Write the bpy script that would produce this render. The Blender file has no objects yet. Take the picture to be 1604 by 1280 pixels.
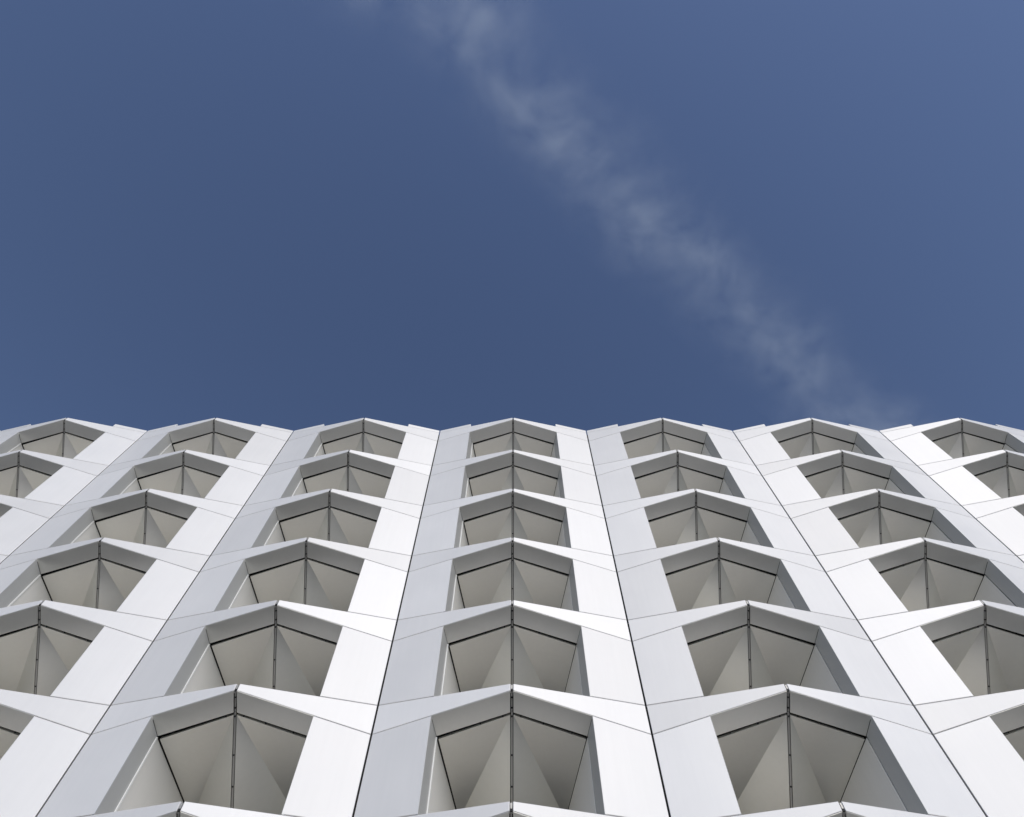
import bpy, bmesh, math, random
from mathutils import Vector, Matrix

random.seed(7)
C = bpy.context.scene.collection
sc = bpy.context.scene
R = math.radians

# ------------------------------------------------------------------ camera
H = 3.0                      # storey height in metres, unit of the facade grid
CAM_Z = 1.6
F_PX = 1011.6                # focal length in pixels of the 1604 px wide photograph
cam_d = bpy.data.cameras.new('camera')
cam_d.sensor_fit = 'HORIZONTAL'
cam_d.sensor_width = 36.0
cam_d.lens = F_PX / 1604 * 36.0
cam_d.shift_x = -4.0 / 1604
cam_d.clip_start = 0.1
cam_d.clip_end = 5000
cam = bpy.data.objects.new('camera', cam_d)
cam.location = (0, 0, CAM_Z)
cam.rotation_euler = (R(90 + 64.5), 0, 0)
C.objects.link(cam)
sc.camera = cam

# ------------------------------------------------------------------ sky and sun
SUN_EL, SUN_AZ = 34.0, 21.0          # azimuth from the facade normal towards the right
L = Vector((math.sin(R(SUN_AZ)) * math.cos(R(SUN_EL)), -math.cos(R(SUN_AZ)) * math.cos(R(SUN_EL)), math.sin(R(SUN_EL))))
w = bpy.data.worlds.new('World'); sc.world = w; w.use_nodes = True
wt = w.node_tree; wt.nodes.clear()
sky = wt.nodes.new('ShaderNodeTexSky'); sky.sky_type = 'NISHITA'; sky.sun_disc = False
sky.sun_elevation = R(SUN_EL); sky.sun_rotation = math.atan2(L.x, L.y)
sky.altitude = 0; sky.air_density = 1.0; sky.dust_density = 0.3; sky.ozone_density = 2.4
bg = wt.nodes.new('ShaderNodeBackground'); bg.inputs['Strength'].default_value = 0.103
wo = wt.nodes.new('ShaderNodeOutputWorld')
hs = wt.nodes.new('ShaderNodeHueSaturation'); hs.inputs['Hue'].default_value = 0.509
wt.links.new(sky.outputs[0], hs.inputs['Color']); wt.links.new(hs.outputs[0], bg.inputs[0]); wt.links.new(bg.outputs[0], wo.inputs[0])
sd = bpy.data.lights.new('sun', 'SUN'); sd.energy = 2.15; sd.angle = R(50)   # veiled by thin bright cloud behind the camera: no hard shadows in the photo
sd.energy = 2.15; sd.color = (1.0, 0.95, 0.88)
sun = bpy.data.objects.new('sun', sd); sun.rotation_euler = (-L).to_track_quat('-Z', 'Y').to_euler(); sun.location = (40, -20, 60)
C.objects.link(sun)
sc.view_settings.view_transform = 'Standard'; sc.view_settings.look = 'None'
sc.view_settings.exposure = 0.0; sc.view_settings.gamma = 1.0
sc.cycles.max_bounces = 8; sc.cycles.diffuse_bounces = 5; sc.cycles.volume_bounces = 1

# ------------------------------------------------------------------ materials
def new_mat(name):
    m = bpy.data.materials.new(name); m.use_nodes = True
    nt = m.node_tree; b = nt.nodes['Principled BSDF']
    return m, nt, b
def node(nt, t, **kw):
    n = nt.nodes.new(t)
    for k, v in kw.items(): setattr(n, k, v)
    return n
def mathn(nt, op, a, b=None, c=None, clamp=False):
    n = node(nt, 'ShaderNodeMath', operation=op, use_clamp=clamp)
    for i, v in enumerate((a, b, c)):
        if v is None: continue
        if isinstance(v, (int, float)): n.inputs[i].default_value = v
        else: nt.links.new(v, n.inputs[i])
    return n.outputs[0]

def panel_metal(name, col, rough, spread, metallic=0.0, bump=0.25):
    """painted aluminium sheet: each panel a slightly different tone, faint cloudy soiling and streaks, gentle oil-canning"""
    m, nt, b = new_mat(name)
    tc = node(nt, 'ShaderNodeTexCoord'); oi = node(nt, 'ShaderNodeObjectInfo')
    off = node(nt, 'ShaderNodeVectorMath', operation='SCALE'); off.inputs['Scale'].default_value = 37.0
    cmb = node(nt, 'ShaderNodeCombineXYZ')
    for i in range(3): nt.links.new(oi.outputs['Random'], cmb.inputs[i])
    nt.links.new(cmb.outputs[0], off.inputs[0])
    add = node(nt, 'ShaderNodeVectorMath', operation='ADD')
    nt.links.new(tc.outputs['Object'], add.inputs[0]); nt.links.new(off.outputs[0], add.inputs[1])
    cloud = node(nt, 'ShaderNodeTexNoise'); cloud.inputs['Scale'].default_value = 0.9; cloud.inputs['Detail'].default_value = 4
    nt.links.new(add.outputs[0], cloud.inputs['Vector'])
    st = node(nt, 'ShaderNodeMapping'); st.inputs['Scale'].default_value = (9, 9, 0.5)
    nt.links.new(add.outputs[0], st.inputs['Vector'])
    streak = node(nt, 'ShaderNodeTexNoise'); streak.inputs['Scale'].default_value = 1.0; streak.inputs['Detail'].default_value = 3
    nt.links.new(st.outputs[0], streak.inputs['Vector'])
    v = mathn(nt, 'MULTIPLY_ADD', oi.outputs['Random'], spread, 1.0 - spread / 2)
    v = mathn(nt, 'ADD', v, mathn(nt, 'MULTIPLY_ADD', cloud.outputs['Fac'], 0.08, -0.04))
    v = mathn(nt, 'ADD', v, mathn(nt, 'MULTIPLY_ADD', streak.outputs['Fac'], 0.05, -0.025))
    mul = node(nt, 'ShaderNodeVectorMath', operation='SCALE'); mul.inputs[0].default_value = col
    nt.links.new(v, mul.inputs['Scale'])
    nt.links.new(mul.outputs[0], b.inputs['Base Color'])
    nt.links.new(mathn(nt, 'MULTIPLY_ADD', cloud.outputs['Fac'], 0.12, rough - 0.06), b.inputs['Roughness'])
    b.inputs['Metallic'].default_value = metallic
    wav = node(nt, 'ShaderNodeTexNoise'); wav.inputs['Scale'].default_value = 0.55; wav.inputs['Detail'].default_value = 1
    nt.links.new(add.outputs[0], wav.inputs['Vector'])
    bp = node(nt, 'ShaderNodeBump'); bp.inputs['Strength'].default_value = bump; bp.inputs['Distance'].default_value = 0.06
    nt.links.new(wav.outputs['Fac'], bp.inputs['Height'])
    if bump: nt.links.new(bp.outputs[0], b.inputs['Normal'])
    return m
M_PANEL = panel_metal('silver_white_cladding', (0.82, 0.805, 0.795), 0.45, 0.13, 0.12)
M_HOOD = panel_metal('warm_grey_cladding', (0.845, 0.835, 0.785), 0.34, 0.12, 0.7, 0)
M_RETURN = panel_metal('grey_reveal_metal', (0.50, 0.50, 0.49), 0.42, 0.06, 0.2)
M_REVEAL = panel_metal('pale_reveal_metal', (0.82, 0.80, 0.76), 0.4, 0.06, 0.1, 0)
M_LIT_EDGE = panel_metal('lit_edge_white', (0.86, 0.86, 0.84), 0.3, 0.02)  # painted highlight along the left reveal edges
M_STRIP = panel_metal('grey_joint_metal', (0.42, 0.41, 0.39), 0.4, 0.04, 0.3)
def plain(name, col, rough, metallic=0.0, scale=3.0, amp=0.2):
    m, nt, b = new_mat(name)
    n = node(nt, 'ShaderNodeTexNoise'); n.inputs['Scale'].default_value = scale; n.inputs['Detail'].default_value = 6
    tc = node(nt, 'ShaderNodeTexCoord'); nt.links.new(tc.outputs['Object'], n.inputs['Vector'])
    s = node(nt, 'ShaderNodeVectorMath', operation='SCALE'); s.inputs[0].default_value = col
    nt.links.new(mathn(nt, 'MULTIPLY_ADD', n.outputs['Fac'], amp * 2, 1 - amp), s.inputs['Scale'])
    nt.links.new(s.outputs[0], b.inputs['Base Color'])
    b.inputs['Roughness'].default_value = rough; b.inputs['Metallic'].default_value = metallic
    return m
M_DARK = plain('black_joint_backing', (0.012, 0.012, 0.013), 0.7)
M_SILL = plain('light_sill_metal', (0.62, 0.60, 0.57), 0.5)
M_GLASS = plain('dark_window_glass', (0.03, 0.035, 0.04), 0.08)
M_WALL = plain('pale_render', (0.55, 0.54, 0.52), 0.8, 0, 1.2, 0.08)
M_GROUND = plain('asphalt', (0.075, 0.073, 0.07), 0.85, 0, 0.35, 0.15)
M_BOUNCE = plain('pale_bounce_slab', (0.56, 0.53, 0.48), 0.85, 0, 0.35, 0.15)  # pale tone of the added out-of-view slab that throws light upwards

# ------------------------------------------------------------------ mesh helpers
def link(name, bm, mats, parent=None, loc=(0, 0, 0)):
    me = bpy.data.meshes.new(name); bm.normal_update(); bm.to_mesh(me); bm.free()
    for m in (mats if isinstance(mats, (list, tuple)) else [mats]): me.materials.append(m)
    o = bpy.data.objects.new(name, me); C.objects.link(o); o.location = loc
    if parent: o.parent = parent
    return o
def inset(pts, n, gaps):
    """offset each edge of a planar polygon inwards by its own gap"""
    k = len(pts); lines = []
    cen = sum(pts, Vector()) / k
    for i in range(k):
        a, b = pts[i], pts[(i + 1) % k]
        d = (b - a).normalized(); q = n.cross(d)
        if q.dot(cen - a) < 0: q = -q
        lines.append((a + q * gaps[i], d))
    out = []
    for i in range(k):
        (p, d), (q, e) = lines[i - 1], lines[i]
        x = d.cross(e); t = (q - p).cross(e).dot(x) / x.dot(x)
        out.append(p + d * t)
    return out
def plate(bm, pts, towards, t, gaps, bev=0.004, mi=0):
    """folded sheet-metal panel: front face with a small rounded edge and returns of depth t away from the viewer's side"""
    pts = [Vector(p) * H for p in pts]; t *= H; bev *= H
    gaps = [g * H for g in (gaps if isinstance(gaps, (list, tuple)) else [gaps] * len(pts))]
    n = (pts[1] - pts[0]).cross(pts[2] - pts[0]).normalized()
    if n.dot(Vector(towards)) < 0: n = -n
    base = inset(pts, n, gaps)
    k = len(base)
    r = [[bm.verts.new(p) for p in inset(base, n, [bev] * k)],
         [bm.verts.new(p - n * bev * 0.3) for p in inset(base, n, [bev * 0.3] * k)],
         [bm.verts.new(p - n * bev) for p in base],
         [bm.verts.new(p - n * t) for p in base]]
    fs = [bm.faces.new(r[0])]
    for a, b in zip(r, r[1:]):
        for i in range(k):
            fs.append(bm.faces.new((a[i], a[(i + 1) % k], b[(i + 1) % k], b[i])))
    fs.append(bm.faces.new(r[3]))
    for f in fs: f.material_index = mi
    bmesh.ops.recalc_face_normals(bm, faces=fs)
def sheet(bm, pts, mi=0):
    f = bm.faces.new([bm.verts.new(Vector(p) * H) for p in pts]); f.material_index = mi
def bar(bm, a, b, wdt, dep, up, mi=0):
    """rectangular bar from a to b (units of H); dep is measured along up, centred"""
    a = Vector(a) * H; b = Vector(b) * H; d = (b - a).normalized()
    u = Vector(up); u = (u - d * u.dot(d)).normalized(); s = d.cross(u)
    hw, hd = wdt * H / 2, dep * H / 2
    q = [[bm.verts.new(p + s * i + u * j) for i, j in ((-hw, -hd), (hw, -hd), (hw, hd), (-hw, hd))] for p in (a, b)]
    fs = [bm.faces.new(q[0]), bm.faces.new(q[1])]
    for i in range(4): fs.append(bm.faces.new((q[0][i], q[0][(i + 1) % 4], q[1][(i + 1) % 4], q[1][i])))
    for f in fs: f.material_index = mi
    bmesh.ops.recalc_face_normals(bm, faces=fs)
def box(bm, x0, x1, y0, y1, z0, z1):
    r = bmesh.ops.create_cube(bm, size=1.0)
    for v in r['verts']:
        v.co = Vector((x0 + (v.co.x + .5) * (x1 - x0), y0 + (v.co.y + .5) * (y1 - y0), z0 + (v.co.z + .5) * (z1 - z0)))

# ------------------------------------------------------------------ ground
GZ = 0.0
bm = bmesh.new()
bmesh.ops.create_grid(bm, x_segments=8, y_segments=8, size=1500)
g = link('ground', bm, M_GROUND); g['kind'] = 'structure'; g.location.z = GZ

# unseen pale slab in front of the facade, added to bounce light into the bays
BOUNCE_SLABS = ((-60, 60, -70, 0),)
for x0, x1, y0, y1 in BOUNCE_SLABS:
    bm = bmesh.new(); box(bm, x0, x1, y0, y1, -0.2, 0.05)
    g = link('bounce_slab', bm, M_BOUNCE); g['kind'] = 'structure'

# ------------------------------------------------------------------ building
WID = 2.2788                 # bay width, units of H (as all bay measures)
DS = 4.647                   # distance of the valley joints from the camera
MID = -0.0225                # lateral place of the middle bay
TOP0 = 0.873                 # height of the lowest band top above the camera
XS = WID / 2
TIP = -0.263                 # how far the ridge stands out before the valleys
T = 0.4222                   # share of the half bay taken by the side panel
XI, YI = XS * (1 - T), TIP * T
LAM = 1.02
LAMR = 0.99
RC = (3.416 * LAMR - 3.882 + .148) / (5.214 * LAMR - 4.647 + .0995)   # slope of the ridge joint
X0 = (.4485 * LAM, 5.419 * LAM - 4.647, 3.397 * LAM - 3.882)       # where hood, facet and reveal meet deep in the bay
YB = max(X0[1] + .06, .86)       # depth of the body wall
ZB = -.148 + (YB + .0995) * RC
def flank(x, z): return (x, TIP * (1 - abs(x) / XS), z)
def zlow(x): return -0.07 - 0.21 * abs(x) / XS
bld = bpy.data.objects.new('building', None); C.objects.link(bld)
bld.location = (MID * H, DS * H, 0)
bld['label'] = 'white metal clad building with zigzag facade of hooded window bays under blue sky'
bld['category'] = 'building'
ROW_LO, ROW_HI, COL = 1, 8, 5
ztop = CAM_Z + (TOP0 + ROW_HI) * H
zbot = CAM_Z + (TOP0 + ROW_LO - 1) * H
bm = bmesh.new()
hw = (COL + .5) * WID * H
box(bm, -hw, hw, YB * H, 9 * H, 0, ztop + 0.02 * H)            # body behind the cladding
box(bm, -hw, hw, 0.02 * H, YB * H - .003, 0, zbot - 0.02 * H)   # plain lower storey
link('wall', bm, M_WALL, bld)

def make_bay():
    # hidden frame behind the cladding: joint backing, sill and glazing (one mesh, the bay's own)
    bm = bmesh.new()
    for s in (-1, 1):
        P = lambda x, y, z: (s * x, y, z)
        o = .042
        sheet(bm, [P(XS + .0, o, -1), P(XI + .01, YI + o, -1), P(XI + .01, YI + o, -.06), P(XS, o, -.06)])
        sheet(bm, [P(XS, o, -.30), P(0, TIP + o, -.075), P(0, TIP + o, -.012), P(XS, o, -.012)])
        sheet(bm, [P(XS, o, -1), P(XS, YB - .02, -1), P(XS, YB - .02, 0), P(XS, o, 0)])
        u = .03                                                    # sheets above soffit and hood close the joints
        sheet(bm, [P(0, TIP + .03, -.07 + u), P(XI, YI + .03, zlow(XI) + u), P(.617, .044, -.262 + u), P(0, -.0995, -.148 + u)])
        u = .04
        sheet(bm, [P(0, -.12, -.14 + u), P(.66, .044, -.262 + u), P(X0[0] + .03, X0[1], X0[2] + u)])
        sheet(bm, [P(0, -.12, -.14 + u), P(X0[0] + .03, X0[1], X0[2] + u), P(0, YB - .02, ZB + .01 + u)])
        sheet(bm, [P(XS, .035, -.022), P(0, TIP + .035, -.022), P(0, YB - .02, -.022), P(XS, YB - .02, -.022)])
        nx, ny = .974 * .03, .225 * .03
        sheet(bm, [P(XI + nx + .004, YI + .04, -.19), P(X0[0] + nx, X0[1] + ny, X0[2] + .04), P(X0[0] + nx, X0[1] + ny, -1), P(XI + nx + .004, YI + .04, -1)])
        sheet(bm, [P(XS, .035, -1.012), P(0, TIP + .035, -1.012), P(0, YB - .02, -1.012), P(XS, YB - .02, -1.012)], 1)
        sheet(bm, [P(X0[0], X0[1], -1.0), P(0, YB - .02, -1.0), P(0, YB - .02, ZB), P(*X0)], 2)
    # shadow-gap clips and bolts
    for s in (-1, 1):
        for k in (.12, .42, .80):
            a = Vector((0, -.092, -.150)).lerp(Vector((s * .616, .050, -.264)), k)
            bar(bm, a + Vector((-.006, 0, -.004)), a + Vector((.006, 0, -.004)), .009, .008, (0, 0, 1))
    bay = link('window_bay', bm, [M_DARK, M_SILL, M_GLASS], bld)
    jt = .0025                                                     # half of a thin panel joint
    for s in (-1, 1):
        P = lambda x, y, z: (s * x, y, z)
        F = lambda x, z: (s * x, TIP * (1 - x / XS), z)
        rd = .0135                                                 # ridge joint half width
        sj = .0068                                                 # valley joint half width
        front = (s * .2, -1, 0)
        b = bmesh.new()
        plate(b, [F(XS, 0), F(XS, -.28), F(0, -.07), F(0, 0)], front, .03, [sj, jt, rd, jt])
        link('band_panel', b, M_PANEL, bay)
        b = bmesh.new()
        plate(b, [F(XS, -.28), F(XS, -1), F(XI, -1), F(XI, zlow(XI))], front, .03, [sj, jt, .0, jt])
        link('side_panel', b, M_PANEL, bay)
        down = (0, -.2, -1)
        b = bmesh.new()
        plate(b, [P(0, TIP + .004, -.0715), P(XI, YI + .004, zlow(XI) - .001), P(.617, .044, -.262), P(0, -.0995, -.148)], down, .02, [.0, .0, .0, rd], .002)
        link('soffit_panel', b, M_HOOD, bay)
        side = (-s, -.2, 0)
        b = bmesh.new()
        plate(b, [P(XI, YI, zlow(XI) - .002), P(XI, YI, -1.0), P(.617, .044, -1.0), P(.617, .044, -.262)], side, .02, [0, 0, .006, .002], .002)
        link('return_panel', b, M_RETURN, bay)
        b = bmesh.new()
        plate(b, [P(.617, .044, -.270), P(.617, .044, -1.0), P(X0[0], X0[1], -1.0), P(X0[0], X0[1], X0[2] - .001)], side, .02, [.006, 0, 0, .0], .002)
        link('reveal_panel', b, M_REVEAL, bay)
        b = bmesh.new()                                            # hood: one sheet folded along the crease
        eg = .012 if s < 0 else .004
        q = [P(rd, -.078, -.1585), P(.612 - eg, .068, -.270), P(X0[0] - eg * .8, X0[1] - eg * .3, X0[2] + .001), P(rd, YB - .01, ZB)]
        lo = [b.verts.new(Vector(p) * H) for p in q]
        hi = [b.verts.new((Vector(p) + Vector((0, .004, .02))) * H) for p in q]
        fs = [b.faces.new((lo[0], lo[1], lo[2])), b.faces.new((lo[0], lo[2], lo[3])), b.faces.new((hi[0], hi[1], hi[2])), b.faces.new((hi[0], hi[2], hi[3]))]
        for i in range(4): fs.append(b.faces.new((lo[i], lo[(i + 1) % 4], hi[(i + 1) % 4], hi[i])))
        bmesh.ops.recalc_face_normals(b, faces=fs)
        link('hood_panel', b, M_HOOD, bay)
    b = bmesh.new()                                                # white strip painting the lit edge of the left reveal joint
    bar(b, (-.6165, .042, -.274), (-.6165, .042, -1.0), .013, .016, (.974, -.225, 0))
    link('lit_edge_strip', b, M_LIT_EDGE, bay)
    b = bmesh.new()                                                # metal strip with bolts up the ridge joint
    p0, p1, p2 = Vector((0, TIP + .014, -.010)), Vector((0, TIP + .012, -.062)), Vector((0, -.0995, -.140))
    p3 = Vector((0, YB - .02, ZB + .012))
    bar(b, p1, p2, .011, .012, (0, 0, 1)); bar(b, p2 + Vector((0, .004, -.0015)), p3, 0.0145, .012, (0, 0, 1))
    bar(b, p0, p1, .012, .012, (0, -1, 0))
    for q in (.30, .80):
        m = p1.lerp(p2, q); bar(b, m + Vector((0, -.006, -.004)), m + Vector((0, .004, -.0066)), .0125, .014, (0, 0, 1), 1)
    for q in (.03, .29, .50, .73):
        m = p2.lerp(p3, q); bar(b, m + Vector((0, -.006, -.004)), m + Vector((0, .004, -.0066)), .0125, .014, (0, 0, 1), 1)
    bar(b, Vector((0, TIP + .012, -.052)), Vector((0, TIP + .012, -.070)), .016, .014, (0, -1, 0), 1)
    link('joint_strip', b, [M_STRIP, M_DARK], bay)
    return bay
bay0 = make_bay()
kids0 = list(bay0.children)
cop = []
for s in (-1, 1):
    b = bmesh.new()
    F = lambda x, z: (s * x, TIP * (1 - x / XS), z)
    plate(b, [F(XS, 0), F(XI, 0), F(XI, .078), F(XS, .064)], (s * .2, -1, 0), .03, [.001, 0, 0, .0068])
    cop.append(b)
cop_me = []
for b in cop:
    o = link('coping_panel', b, M_PANEL); cop_me.append(o.data); bpy.data.objects.remove(o)
first = True
for row in range(ROW_HI, ROW_LO - 1, -1):
    for col in range(-COL, COL + 1):
        loc = (col * WID * H, 0, CAM_Z + (TOP0 + row) * H)
        if first: bay = bay0; first = False
        else:
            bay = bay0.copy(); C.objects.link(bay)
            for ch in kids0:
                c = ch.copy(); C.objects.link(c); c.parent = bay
        bay.location = loc
        if row == ROW_HI:
            for me in cop_me:
                o = bpy.data.objects.new('coping_panel', me); C.objects.link(o); o.parent = bay

# ------------------------------------------------------------------ wisp of cloud high above
A, B = Vector((-63, -59, 250)), Vector((216, 175, 250))
ax = (B - A); LEN = ax.length
bm = bmesh.new()
RAD = 30.0
rings = []
for i in range(25):
    t = i / 24; rr = RAD
    rings.append([bm.verts.new(((t - .5) * LEN, rr * math.cos(a * math.tau / 20), rr * .6 * math.sin(a * math.tau / 20))) for a in range(20)])
for a, b in zip(rings, rings[1:]):
    for i in range(20): bm.faces.new((a[i], a[(i + 1) % 20], b[(i + 1) % 20], b[i]))
bm.faces.new(rings[0]); bm.faces.new(rings[-1]); bmesh.ops.recalc_face_normals(bm, faces=bm.faces)
mc = bpy.data.materials.new('cloud_vapour'); mc.use_nodes = True
nt = mc.node_tree; nt.nodes.clear()
out = node(nt, 'ShaderNodeOutputMaterial'); pv = node(nt, 'ShaderNodeVolumePrincipled')
pv.inputs['Color'].default_value = (.86, .92, 1.0, 1); pv.inputs['Anisotropy'].default_value = 0.2
nt.links.new(pv.outputs[0], out.inputs['Volume'])
tc = node(nt, 'ShaderNodeTexCoord')
warp = node(nt, 'ShaderNodeTexNoise'); warp.inputs['Scale'].default_value = .022; warp.inputs['Detail'].default_value = 2.5
nt.links.new(tc.outputs['Object'], warp.inputs['Vector'])
wv = node(nt, 'ShaderNodeVectorMath', operation='MULTIPLY_ADD')
nt.links.new(warp.outputs['Color'], wv.inputs[0]); wv.inputs[1].default_value = (22, 28, 16); wv.inputs[2].default_value = (-11, -14, -8)
wa = node(nt, 'ShaderNodeVectorMath', operation='ADD'); nt.links.new(tc.outputs['Object'], wa.inputs[0]); nt.links.new(wv.outputs[0], wa.inputs[1])
sep = node(nt, 'ShaderNodeSeparateXYZ'); nt.links.new(wa.outputs[0], sep.inputs[0])
xs = mathn(nt, 'MULTIPLY', sep.outputs['X'], 1 / 150.0)
bend = mathn(nt, 'MULTIPLY_ADD', mathn(nt, 'MULTIPLY', xs, xs), 5.0, -5.0)
bend = mathn(nt, 'ADD', bend, mathn(nt, 'MULTIPLY', mathn(nt, 'MULTIPLY', xs, -6.0), mathn(nt, 'SUBTRACT', 1.0, mathn(nt, 'MULTIPLY', xs, xs))))
yy = mathn(nt, 'DIVIDE', mathn(nt, 'ADD', sep.outputs['Y'], bend), 17.0); zz = mathn(nt, 'DIVIDE', sep.outputs['Z'], 11.0)
r2 = mathn(nt, 'ADD', mathn(nt, 'MULTIPLY', yy, yy), mathn(nt, 'MULTIPLY', zz, zz))
fall = mathn(nt, 'EXPONENT', mathn(nt, 'MULTIPLY', r2, -1.6))
fine = node(nt, 'ShaderNodeTexNoise'); fine.inputs['Scale'].default_value = .08; fine.inputs['Detail'].default_value = 7; fine.inputs['Roughness'].default_value = .57
nt.links.new(wa.outputs[0], fine.inputs['Vector'])
nz = mathn(nt, 'MULTIPLY_ADD', fine.outputs['Fac'], 3.2, -1.15, True)
big = node(nt, 'ShaderNodeTexNoise'); big.inputs['Scale'].default_value = .03; big.inputs['Detail'].default_value = 2
nt.links.new(tc.outputs['Object'], big.inputs['Vector'])
bz = mathn(nt, 'MULTIPLY_ADD', big.outputs['Fac'], 2.4, -.55, True)
den = mathn(nt, 'MULTIPLY', mathn(nt, 'MULTIPLY', fall, nz), mathn(nt, 'MULTIPLY', bz, .035))
nt.links.new(den, pv.inputs['Density'])
cl = link('cloud', bm, mc)
cl.location = (A + B) / 2; cl.rotation_euler.z = math.atan2(ax.y, ax.x)
cl['label'] = 'thin white wisp of cloud trailing diagonally across the blue sky above the building'
cl['category'] = 'cloud'
